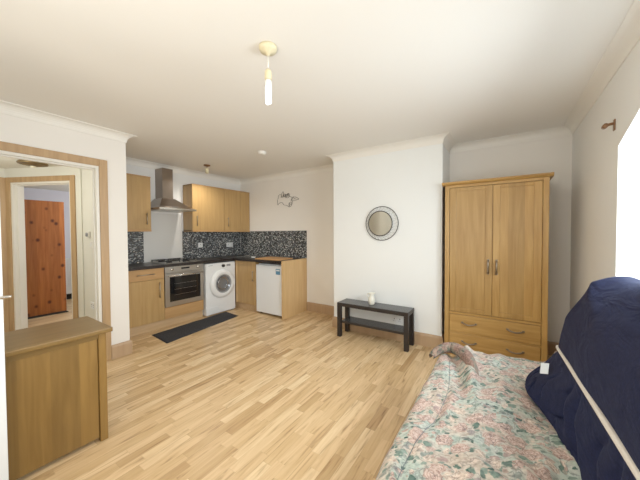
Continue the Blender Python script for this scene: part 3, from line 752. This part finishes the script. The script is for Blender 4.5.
# ------------------------------------------------------------ wardrobe
t = Thing('wardrobe', (-.09, 3.55, 0), 'oak double wardrobe with two drawers beside the chimney breast', 'wardrobe')
X0, X1, YW = -.535, .35, 3.29
t.part('side_panel', B(X0, X0 + .022, YW + .01, 3.82, 0, 1.84), 'oak_shaded')
t.part('side_panel', B(X1 - .022, X1, YW + .01, 3.82, 0, 1.84), 'oak')
t.part('back_panel', B(X0 + .02, X1 - .02, 3.80, 3.812, .03, 1.84), 'oak')
t.part('carcass_interior', B(X0 + .022, X1 - .022, YW + .025, 3.80, .06, 1.80), 'oak')
t.part('stile', B(X0, X0 + .045, YW, YW + .03, 0, 1.84, .003), 'oak')
t.part('stile', B(X1 - .045, X1, YW, YW + .03, 0, 1.84, .003), 'oak')
t.part('top_rail', B(X0 + .045, X1 - .045, YW + .002, YW + .03, 1.815, 1.84), 'oak_h')
t.part('middle_rail', B(X0 + .045, X1 - .045, YW + .002, YW + .028, .452, .476, .001), 'oak_h')
t.part('base_rail', B(X0 + .045, X1 - .045, YW + .002, YW + .028, .0, .055, .001), 'oak_h')
bm = prism([(YW + .01, 1.84), (YW - .012, 1.842), (YW - .034, 1.858), (YW - .038, 1.872), (3.83, 1.872), (3.83, 1.84)], 'X', X0 - .028, X1 + .028)
t.part('cornice', bm, 'oak_h')
XS = -.0915
def panel_door(x0, x1, z0, z1, hx):
    bm = bmesh.new(); fw = .062
    B(x0, x0 + fw, YW + .002, YW + .024, z0, z1, .003, bm); B(x1 - fw, x1, YW + .002, YW + .024, z0, z1, .003, bm)
    B(x0 + fw, x1 - fw, YW + .0025, YW + .024, z1 - fw * .6, z1, .002, bm); B(x0 + fw, x1 - fw, YW + .0025, YW + .024, z0, z0 + fw * .8, .002, bm)
    d = t.part('door', bm, 'oak')
    t.part('door_panel', B(x0 + fw - .004, x1 - fw + .004, YW + .009, YW + .020, z0 + .04, z1 - .03), 'oak', parent=d)
    bm = tube(smooth_path([(hx, YW + .002, 1.045), (hx, YW - .022, 1.03), (hx, YW - .030, .98), (hx, YW - .022, .93), (hx, YW + .002, .915)]), .0085)
    B(hx - .010, hx + .010, YW - .002, YW + .003, 1.03, 1.058, .003, bm); B(hx - .010, hx + .010, YW - .002, YW + .003, .902, .93, .003, bm)
    t.part('handle', bm, 'satin_dark', True, parent=d)
panel_door(X0 + .049, XS - .002, .480, 1.811, XS - .036)
panel_door(XS + .002, X1 - .049, .480, 1.811, XS + .036)
for (z0, z1) in ((.262, .448), (.06, .246)):
    d = t.part('drawer', B(X0 + .049, X1 - .049, YW + .001, YW + .024, z0, z1, .004), 'oak_h')
    zc2 = (z0 + z1) / 2 + .01
    for hx in (-.295, .105):
        bm = tube(smooth_path([(hx - .062, YW + .002, zc2 + .006), (hx - .05, YW - .02, zc2 + .002), (hx, YW - .028, zc2 - .008), (hx + .05, YW - .02, zc2 + .002), (hx + .062, YW + .002, zc2 + .006)]), .0075)
        B(hx - .075, hx - .052, YW - .002, YW + .002, zc2 - .003, zc2 + .015, .003, bm); B(hx + .052, hx + .075, YW - .002, YW + .002, zc2 - .003, zc2 + .015, .003, bm)
        t.part('handle', bm, 'satin_dark', True, parent=d)
t.part('divider', B(X0 + .045, X1 - .045, YW + .004, YW + .026, .248, .260), 'oak_h')

# ------------------------------------------------------------ bench table
t = Thing('bench_table', (-1.33, 3.22, 0), 'narrow black-brown bench table with a lower shelf under the mirror', 'table')
bx0, bx1, by0, by1 = -1.785, -.875, 3.085, 3.345
t.part('top', B(bx0, bx1, by0, by1, .395, .44, .003), 'espresso')
t.part('top_surface', B(bx0 + .004, bx1 - .004, by0 + .004, by1 - .004, .4395, .4415), 'espresso_top')
for x in (bx0, bx1 - .05):
    for y in (by0, by1 - .05): t.part('leg', B(x, x + .05, y, y + .05, 0, .396, .003), 'espresso')
t.part('shelf', B(bx0 + .05, bx1 - .05, by0 + .02, by1 - .01, .178, .205, .002), 'espresso')
t.part('shelf_surface', B(bx0 + .052, bx1 - .052, by0 + .022, by1 - .012, .2045, .206), 'espresso_top')
# jug
t = Thing('jug', (-1.38, 3.20, .4415), 'cream ceramic jug vase standing on the bench table', 'vase')
cx, cy, z0 = -1.365, 3.22, .4418
t.part('body', lathe([(0, 0), (.030, 0), (.036, .012), (.043, .045), (.040, .075), (.026, .105), (.025, .125), (.036, .146), (.033, .146), (.022, .126), (.022, .10), (.03, .07), (0, .02)], (cx, cy, z0), 'Z', 28), 'ceramic', True)
t.part('handle', tube(smooth_path([(cx - .028, cy, z0 + .125), (cx - .052, cy, z0 + .132), (cx - .058, cy, z0 + .10), (cx - .040, cy, z0 + .072)]), .005), 'ceramic', True)
t.part('spout', lathe([(.004, 0), (.012, .012), (.016, .022), (.012, .022), (.003, .004)], (cx + .034, cy, z0 + .128), 'Z', 14), 'ceramic', True)
socket('wall_socket', -1.09, YC, .255, 'Y', .146, 'white double socket on the chimney breast behind the bench shelf')

# ------------------------------------------------------------ mirror
t = Thing('round_mirror', (-1.289, YC - .01, 1.24), 'round mirror in a black wire crescent frame on the chimney breast', 'mirror')
mc = Vector((-1.287, YC - .020, 1.453)); ic = mc + Vector((-.020, 0, 0))
def circ(c, r, n=64): return [(c.x + r * math.cos(2 * PI * k / n), c.y, c.z + r * math.sin(2 * PI * k / n)) for k in range(n)]
t.part('glass', lathe([(0, 0), (.155, 0), (.155, .006), (0, .006)], tuple(ic), 'Y', 64), 'mirror')
t.part('inner_rim', tube(circ(ic, .157), .0055, closed=True), 'wire', True)
t.part('outer_ring', tube(circ(mc, .213), .0045, closed=True), 'wire', True)
pts = []
for k in range(57):
    a = 2 * PI * k / 56; a2 = a + .06
    pts.append(ic + Vector((.157 * math.cos(a), 0, .157 * math.sin(a))) if k % 2 else mc + Vector((.213 * math.cos(a2), 0, .213 * math.sin(a2))))
t.part('wire_filigree', tube(pts[:-1], .0016, 5, closed=True), 'wire', True)
t.part('wall_fixing', B(-1.30, -1.27, YC - .014, YC, 1.44, 1.47), 'wire')

# ------------------------------------------------------------ wire wall art
t = Thing('wire_wall_art', (-3.22, YB, 1.86), 'dark bent-wire ornament on the far wall above the fridge', 'wall art')
def art(p):   # sketch units -> wall plane, 0.5 m wide
    return (-3.49 + (p[0] - 180) / 300 * .50, YB - .012, 2.030 - (p[1] - 190) / 300 * .50 + .0 - (p[0] - 180) / 300 * .030)
strokes = [[(262, 215), (270, 185), (290, 205), (300, 178), (318, 210), (335, 165), (352, 196)], [(392, 232), (405, 205), (420, 222), (440, 222)], [(352, 312), (358, 275), (378, 288), (392, 268)],
           [(188, 290), (184, 250), (196, 215), (205, 185), (228, 178), (245, 190), (238, 215), (248, 170), (268, 148), (275, 175), (262, 215)],
           [(262, 215), (285, 175), (318, 180), (350, 168), (352, 200), (330, 215), (300, 208), (318, 182), (345, 190)],
           [(190, 290), (215, 272), (248, 264), (280, 290), (318, 296), (352, 312), (378, 300), (392, 268), (368, 262), (345, 282), (362, 300)],
           [(352, 200), (385, 208), (392, 232), (378, 245), (400, 212), (440, 208), (482, 228), (440, 240), (402, 244), (392, 268)]]
bm = bmesh.new()
for s in strokes: tube(smooth_path([art(p) for p in s], 5), .0028, 6, bm)
t.part('wire_shape', bm, 'wire', True)
for p in ((184, 250), (352, 312)):
    q = art(p); t.part('wall_pin', tube([(q[0], YB, q[2]), q], .003, 6), 'wire', True)

# ------------------------------------------------------------ ceiling fittings
px, py = -1.153, 1.202
t = Thing('pendant_light', (px, py, ZC - .33), 'bare energy-saving bulb on a ceiling rose in the middle of the room', 'lamp')
t.part('ceiling_rose', lathe([(0, 0), (.052, 0), (.052, -.012), (.046, -.026), (.016, -.036), (.010, -.05), (0, -.05)], (px, py, ZC), 'Z', 36), 'cream', True)
t.part('flex', tube([(px, py, ZC - .045), (px, py, ZC - .135)], .0032), 'plastic', True)
hold = t.part('lamp_holder', lathe([(0, -.13), (.012, -.13), (.020, -.142), (.022, -.185), (.018, -.190), (0, -.190)], (px, py, ZC), 'Z', 24), 'cream', True)
b_ = t.part('bulb', lathe([(0, -.19), (.014, -.19), (.019, -.20), (.019, -.225), (.014, -.23), (0, -.23)], (px, py, ZC), 'Z', 24), 'white', True)
for s in (-1, 1):
    t.part('bulb_tube', tube(smooth_path([(px + s * .009, py - .008, ZC - .228), (px + s * .009, py - .008, ZC - .315), (px + s * .009, py, ZC - .325), (px + s * .009, py + .008, ZC - .315), (px + s * .009, py + .008, ZC - .228)], 5), .0058), 'bulb', True, parent=b_)
t = Thing('smoke_alarm', (-2.686, 2.669, ZC - .035), 'white round smoke alarm on the ceiling beyond the pendant bulb', 'smoke alarm')
t.part('base', lathe([(0, 0), (.062, 0), (.062, -.010), (0, -.010)], (-2.686, 2.669, ZC), 'Z', 36), 'plastic', True)
t.part('cover', lathe([(.056, -.010), (.054, -.026), (.040, -.036), (.012, -.038), (0, -.038)], (-2.686, 2.669, ZC), 'Z', 36), 'plastic', True)
sx_, sy_ = -3.902, 2.678
t = Thing('spotlight', (sx_, sy_, ZC - .12), 'small brass-based ceiling spotlight over the washing machine', 'spotlight')
t.part('base', lathe([(0, 0), (.050, 0), (.050, -.012), (.02, -.024), (0, -.024)], (sx_, sy_, ZC), 'Z', 28), 'brass', True)
t.part('stem', tube([(sx_, sy_, ZC - .02), (sx_, sy_, ZC - .055)], .007), 'brass', True)
t.part('lamp_head', lathe([(0, -.05), (.022, -.05), (.026, -.06), (.026, -.125), (.02, -.13), (0, -.118)], (sx_, sy_, ZC), 'Z', 24), 'cream', True)

# curtain bracket on the right wall
t = Thing('curtain_bracket', (XR - .03, 2.52, 1.99), 'little aged brass curtain bracket high on the right wall', 'bracket')
t.part('wall_plate', B(XR - .007, XR, 2.505, 2.535, 1.975, 2.045, .003), 'brass')
t.part('arm', tube(smooth_path([(XR - .004, 2.52, 2.02), (XR - .025, 2.52, 2.018), (XR - .045, 2.52, 2.012)]), .009), 'brass', True)
t.part('cup', tube([(XR - .045, 2.505, 2.012), (XR - .045, 2.545, 2.012)], .014, 14), 'brass', True)

# ------------------------------------------------------------ bed
t = Thing('bed', (.1, .95, 0), 'low single bed under the floral duvet against the right wall', 'bed')
t.part('base', B(-.32, .54, -.50, 2.10, .05, .26, .01), 'mattress')
t.part('mattress', B(-.34, .55, -.51, 2.14, .262, .40, .03), 'mattress')
for x in (-.28, .46):
    for y in (-.40, 2.0): t.part('leg', B(x, x + .05, y, y + .05, 0, .052), 'black')

def nz(x, y, z=0): return noise.noise(Vector((x, y, z)))
def wr(x, y):
    return .024 * nz(x * 3.1, y * 2.3, 1) + .020 * nz(x * 9, y * 5, 5) - .030 * abs(nz(x * 6 + y * 3, y * 2.5 - x * 2, 9)) - .016 * abs(nz(x * 14, y * 9, 2)) + .014
def far_y(x):   # far edge of the bedding
    return 2.14 + .22 * min(1, max(0, (x + .40) / .45))
def duvet_pt(u, v):
    """u 0..1 left(floor) -> right wall; v 0..1 near -> far(floor)"""
    # arc length sections: left drop, top
    drop = .40
    wtop = .95
    s = u * (drop + wtop)
    yn = -.48
    # lateral profile
    zt = .470
    if s < drop:
        k = s / drop
        x = -.395 - .035 * (1 - k) ; z = .04 + (zt - .075) * k
        rnd = 0
        if k > .82:
            kk = (k - .82) / .18; x = -.401 + .035 * (kk ** 2) ; z = .04 + (zt - .075) * k + .020 * kk
    else:
        k = (s - drop) / wtop
        x = -.366 + .935 * k; z = zt - .02 * max(0, 1 - k * 9) ** 2 * 1
    fy = far_y(x)
    ln = (fy - yn); fd = .36
    q = v * (ln + fd)
    if q < ln: y = yn + q; fz = 0
    else:
        y = fy + .03 * math.sin(min(1, (q - ln) / fd) * PI / 2); fz = (q - ln)
    if q > ln - .06: 
        e = min(1, (q - ln + .06) / .12); z -= .03 * e * e
    z -= fz * .95
    # wrinkles
    a = 1 if s >= drop else s / drop
    z += a * wr(x, y)
    x += (1 - a) * .022 * math.sin(y * 17 + 2 * nz(y * 3, 0)) + .006 * nz(y * 6, z * 5, 2)
    # furrow parallel to the left edge (quilt seam)
    dx = x - (-.275 + .03 * math.sin(y * 5))
    z -= a * .018 * math.exp(-(dx / .018) ** 2)
    # fold running from the far left corner toward the middle
    fx = -.20 + (2.15 - y) * .16
    if y > 1.55: z += (.040 * math.exp(-((x - fx) / .04) ** 2) - .035 * math.exp(-((x - fx + .07) / .03) ** 2)) * min(1, (y - 1.55) / .25)
    if y > 1.2: z += .028 * math.exp(-((x + .02 - (y - 1.7) * .25) / .05) ** 2) * math.exp(-((y - 1.65) / .3) ** 2)
    return Vector((x, y, max(z, .012)))
def grid_mesh(f, n, m_, thick=0, uvs=(1, 1)):
    bm = bmesh.new(); uv = bm.loops.layers.uv.new('UVMap'); G = [[bm.verts.new(f(i / n, j / m_)) for j in range(m_ + 1)] for i in range(n + 1)]
    for i in range(n):
        for j in range(m_):
            fc = bm.faces.new((G[i][j], G[i + 1][j], G[i + 1][j + 1], G[i][j + 1]))
            for l, (a, b) in zip(fc.loops, ((i, j), (i + 1, j), (i + 1, j + 1), (i, j + 1))): l[uv].uv = (a / n * uvs[0], b / m_ * uvs[1])
    return bm
t = Thing('duvet', (.1, .95, .4), 'floral pink and mint patterned duvet spread over the bed', 'duvet')
dv = t.part('cover', grid_mesh(duvet_pt, 90, 200, uvs=(2.1, 5.0)), 'floral', True)
s_ = dv.modifiers.new('thick', 'SOLIDIFY'); s_.thickness = .012; s_.offset = -1
# seam line in the furrow
pts = []
for k in range(60):
    y = -.4 + 2.45 * k / 59; x = -.275 + .03 * math.sin(y * 5)
    z = .47 + wr(x, y) - .016
    fx = -.20 + (2.15 - y) * .16
    if y > 1.55: z += .045 * math.exp(-((x - fx) / .035) ** 2) * min(1, (y - 1.55) / .25)
    pts.append((x, y, z))
t.part('seam', tube(pts, .0013, 6), 'seam', True)
# turned-over corner: a curled flap showing the duller reverse
P0 = [(-.425, 2.08, .455), (-.37, 2.15, .500), (-.28, 2.17, .515), (-.20, 2.06, .520), (-.145, 1.90, .512), (-.11, 1.72, .485)]
spn = smooth_path(P0, 8)
def flap(u, v):
    i = u * (len(spn) - 1); k = min(int(i), len(spn) - 2); p = spn[k].lerp(spn[k + 1], i - k)
    tdir = (spn[k + 1] - spn[k]).normalized(); sd = tdir.cross(Vector((0, 0, 1))).normalized()
    w_ = .062 * math.sin(PI * min(1, u * .9 + .12)) + .012
    a = -1.0 + v * 5.1
    return p + sd * (-math.cos(a) * w_ * .62) + Vector((0, 0, math.sin(a) * w_ * .52 - .014)) + Vector((0, 0, .008 * nz(u * 8, v * 3, 4)))
t.part('turned_corner', grid_mesh(flap, 60, 14, uvs=(1.0, .35)), 'floral_under', True)
# pillow squeezed behind the navy mattress
def pillow_mesh(c, sx, sy, sz, rot, n=28):
    bm = bmesh.new(); uv = bm.loops.layers.uv.new('UVMap'); R = Matrix.Rotation(rot, 3, 'Z')
    for sgn in (1, -1):
        G = []
        for i in range(n + 1):
            row = []
            for j in range(n + 1):
                u, v = i / n * 2 - 1, j / n * 2 - 1
                h = ((1 - u ** 4) * (1 - v ** 4)) ** .5
                pinch = 1 - .08 * (u * u * v * v)
                p = Vector((u * sx * (1 - .07 * (1 - v * v) * 0) * pinch, v * sy * pinch, sgn * h * sz * (1 + .15 * nz(u * 3, v * 3, sgn))))
                row.append(bm.verts.new(R @ p + Vector(c)))
            G.append(row)
        for i in range(n):
            for j in range(n):
                f = bm.faces.new((G[i][j], G[i + 1][j], G[i + 1][j + 1], G[i][j + 1]))
                for l, (a, b) in zip(f.loops, ((i, j), (i + 1, j), (i + 1, j + 1), (i, j + 1))): l[uv].uv = (a / n * 1.0, b / n * .6)
    bmesh.ops.remove_doubles(bm, verts=bm.verts, dist=.0005)
    return bm
t = Thing('pillow', (.38, 2.25, .49), 'floral pillow tucked behind the navy covered mattress', 'pillow')
t.part('pillow_case', pillow_mesh((.415, 2.215, .555), .15, .075, .05, .1), 'floral', True)

# ------------------------------------------------------------ navy covered mattress
t = Thing('folded_mattress', (.4, 1.3, .5), 'thick mattress in a navy sheet leaning on the right wall over the bed', 'mattress')
YE, YN = 2.06, .10
def strap_pt(f): # f 0 far -> 1 near
    y = YE + (YN - YE) * f
    zf = .665 + (YE - y) * .093
    return Vector((.268 - .006 * f, y, zf))
prof = [(0.0, 0.0), (.012, .09), (.035, .19), (.075, .29), (.125, .365), (.17, .41), (.215, .435), (.26, .44), (.295, .425), (.312, .36), (.312, .0), (.312, -.15)]
pp = smooth_path([(a, 0, b) for a, b in prof], 4)
def body(u, v):
    i = u * (len(pp) - 1); k = min(int(i), len(pp) - 2); q = pp[k].lerp(pp[k + 1], i - k)
    # v: 0..0.12 far end cap, then along
    if v < .10:
        c = v / .10; ec = math.sin(c * PI / 2); f = 0
        yoff = .03 * (math.cos(c * PI / 2))
        sc_ = ec
    else: f = (v - .10) / .90; yoff = 0; sc_ = 1
    b = strap_pt(f)
    cx_, cz_ = .20, .16
    X = cx_ + (q.x - cx_) * sc_; Z = cz_ + (q.z - cz_) * sc_
    p = Vector((b.x + X, b.y + yoff, b.z + Z))
    hgt = 1.105 / 1.105
    # keep the crest level although the strap line climbs
    p.z -= (YE - b.y) * .093 * min(1, max(0, Z / .44)) * .75
    # long soft creases fanning from the far top
    w = max(0, min(1, Z / .44))
    ph = (Z * 34 + (YE - b.y) * 7) + 2.5 * nz(b.y * 1.5, Z * 3, 2)
    cr = 1 - 2 * abs(math.sin(ph / 2)) ** .8
    amp = .015 * (w ** 1.8) * sc_ * max(.25, 1 - (YE - b.y) * .5)
    p += Vector((-amp * cr, 0, amp * cr * .8))
    p += Vector((.010 * nz(b.y * 2.2, Z * 4, 7), 0, .006 * nz(b.y * 3, Z * 4, 17))) * sc_
    p.x = min(p.x, XR - .012)
    return p
t.part('sheet', grid_mesh(body, 60, 140), 'navy', True)
# core mattress inside
t.part('core', B(.37, .54, .25, 1.92, .56, .93, .04), 'mattress')
# cream piping band
bm = bmesh.new(); n = 60; rows = []
for k in range(n + 1):
    p = strap_pt(-.02 + 1.02 * k / n); 
    rows.append([bm.verts.new(p + Vector(o)) for o in ((-.002, 0, .008), (-.007, 0, .004), (-.008, 0, -.006), (-.004, 0, -.010), (.008, 0, -.006), (.008, 0, .006))])
for a, b in zip(rows, rows[1:]):
    for k in range(6): bm.faces.new((a[k], a[(k + 1) % 6], b[(k + 1) % 6], b[k]))
bm.faces.new(rows[0]); bm.faces.new(rows[-1][::-1])
lab(t.part('piping', bm, 'strap', True), 'cream band', 'x').__delitem__('category')
# loose skirt of the sheet falling on the duvet
hem = [(.285, 2.20, .60), (.225, 2.20, .515), (.150, 2.06, .492), (.112, 1.92, .498), (.108, 1.78, .494), (.150, 1.64, .490), (.195, 1.47, .490), (.225, 1.34, .492), (.240, 1.15, .492), (.235, .9, .492), (.225, .5, .492), (.22, .08, .492)]
hm = smooth_path(hem, 8)
def skirt_pt(u, v):
    # v along, u from piping to hem
    i = v * (len(hm) - 1); k = min(int(i), len(hm) - 2); h = hm[k].lerp(hm[k + 1], i - k)
    f = max(0, (2.10 - h.y) / (2.06 - .10)) if v > .12 else 0
    f = min(1, max(0, (YE + .02 - (h.y if v > .15 else YE + .02 - (v / .15) * .10)) / (YE - YN)))
    a = strap_pt(f) + Vector((.004, 0, -.008))
    p = a.lerp(h, u)
    sag = math.sin(u * PI)
    p.z -= .030 * sag; 
    fold = 1 - 2 * abs(math.sin(p.y * 15 + u * 3.2 + 2.6 * nz(p.y * 4, u * 3, 6))) ** .6
    p.z += .022 * fold * max(0, math.sin(u * PI)) ** .7 * (1 if v > .1 else v / .1)
    p.x += .024 * fold * sag
    p.z += .010 * nz(p.x * 12, p.y * 9, 3) * sag
    lim = .492 + .006 * u
    p.z = max(p.z, lim)
    return p
sk = t.part('loose_hem', grid_mesh(skirt_pt, 26, 180), 'navy', True)
m_ = sk.modifiers.new('thick', 'SOLIDIFY'); m_.thickness = .005; m_.offset = 1
lab(t.part('care_tag', B(-.020, .020, -.002, .002, -.030, .030, .001), 'label_white'), 'white care tag', 'x').__delitem__('category')
tagp = [o for o in t.e.children if o.name.startswith('care_tag')][0]
tagp.data.transform(t.inv.inverted())      # back to local coords about the origin
tagp.location = Vector((.190, 1.885, .600)) - Vector((.4, 1.3, .5)); tagp.rotation_euler = (-.75, -.35, -.55)

# ------------------------------------------------------------ lights
def area(name, loc, rot, sx, sy, energy, col, shape='RECTANGLE'):
    l = bpy.data.lights.new(name, 'AREA'); l.shape = shape; l.size = sx; l.size_y = sy; l.energy = energy; l.color = col
    o = bpy.data.objects.new(name, l); COL.objects.link(o); o.location = loc; o.rotation_euler = rot; return o
wl = area('window_light', (1.10, 1.70, 1.65), (0, PI / 2 - .35, 0), 1.1, 1.6, 85, (.86, .94, 1.0))
wl.data.spread = math.radians(140)
area('rear_fill', (-1.2, -.45, 1.45), (math.radians(108), 0, math.radians(22)), 2.6, 1.5, 46, (1, .95, .87))
def point(name, loc, e_, col, r=.1):
    l = bpy.data.lights.new(name, 'POINT'); l.energy = e_; l.color = col; l.shadow_soft_size = r
    o = bpy.data.objects.new(name, l); COL.objects.link(o); o.location = loc; return o
def spot(name, loc, e_, col, ang, rot=(0, 0, 0)):
    l = bpy.data.lights.new(name, 'SPOT'); l.energy = e_; l.color = col; l.shadow_soft_size = .02; l.spot_size = math.radians(ang); l.spot_blend = 1
    o = bpy.data.objects.new(name, l); COL.objects.link(o); o.location = loc; o.rotation_euler = rot; return o
spot('bulb_glow', (px, py, ZC - .345), 24, (1, .96, .88), 175)
spot('spot_glow', (sx_, sy_, ZC - .14), 32, (1, .94, .84), 165)
point('hall_glow', (-4.3, .3, 1.9), 17, (1, .96, .85), .15)
point('far_room_glow', (-5.9, 2.3, 1.9), 30, (.95, .96, 1.0), .2)
w = bpy.data.worlds.new('World'); sc.world = w; w.use_nodes = True
bg = w.node_tree.nodes.get('Background') or w.node_tree.nodes.new('ShaderNodeBackground')
bg.inputs['Color'].default_value = (.80, .90, 1.0, 1); bg.inputs['Strength'].default_value = 1.5

# ------------------------------------------------------------ camera
F, YAW, PITCH, ROLL, H = 276.898, .585, .023, -.005, 1.328
cam = bpy.data.cameras.new('camera'); co = bpy.data.objects.new('camera', cam); COL.objects.link(co)
cam.sensor_width = 36; cam.lens = 36 * F / 640; cam.clip_start = .05
fw = Vector((-math.sin(YAW) * math.cos(PITCH), math.cos(YAW) * math.cos(PITCH), -math.sin(PITCH)))
rt = Vector((math.cos(YAW), math.sin(YAW), 0)); up = rt.cross(fw)
r2 = math.cos(ROLL) * rt + math.sin(ROLL) * up; u2 = -math.sin(ROLL) * rt + math.cos(ROLL) * up
Rm = Matrix((r2, u2, -fw)).transposed().to_4x4()
co.matrix_world = Matrix.Translation((0, 0, H)) @ Rm
sc.camera = co
sc.view_settings.view_transform = 'Standard'; sc.view_settings.look = 'None'; sc.view_settings.exposure = -0.05; sc.view_settings.gamma = 1.08
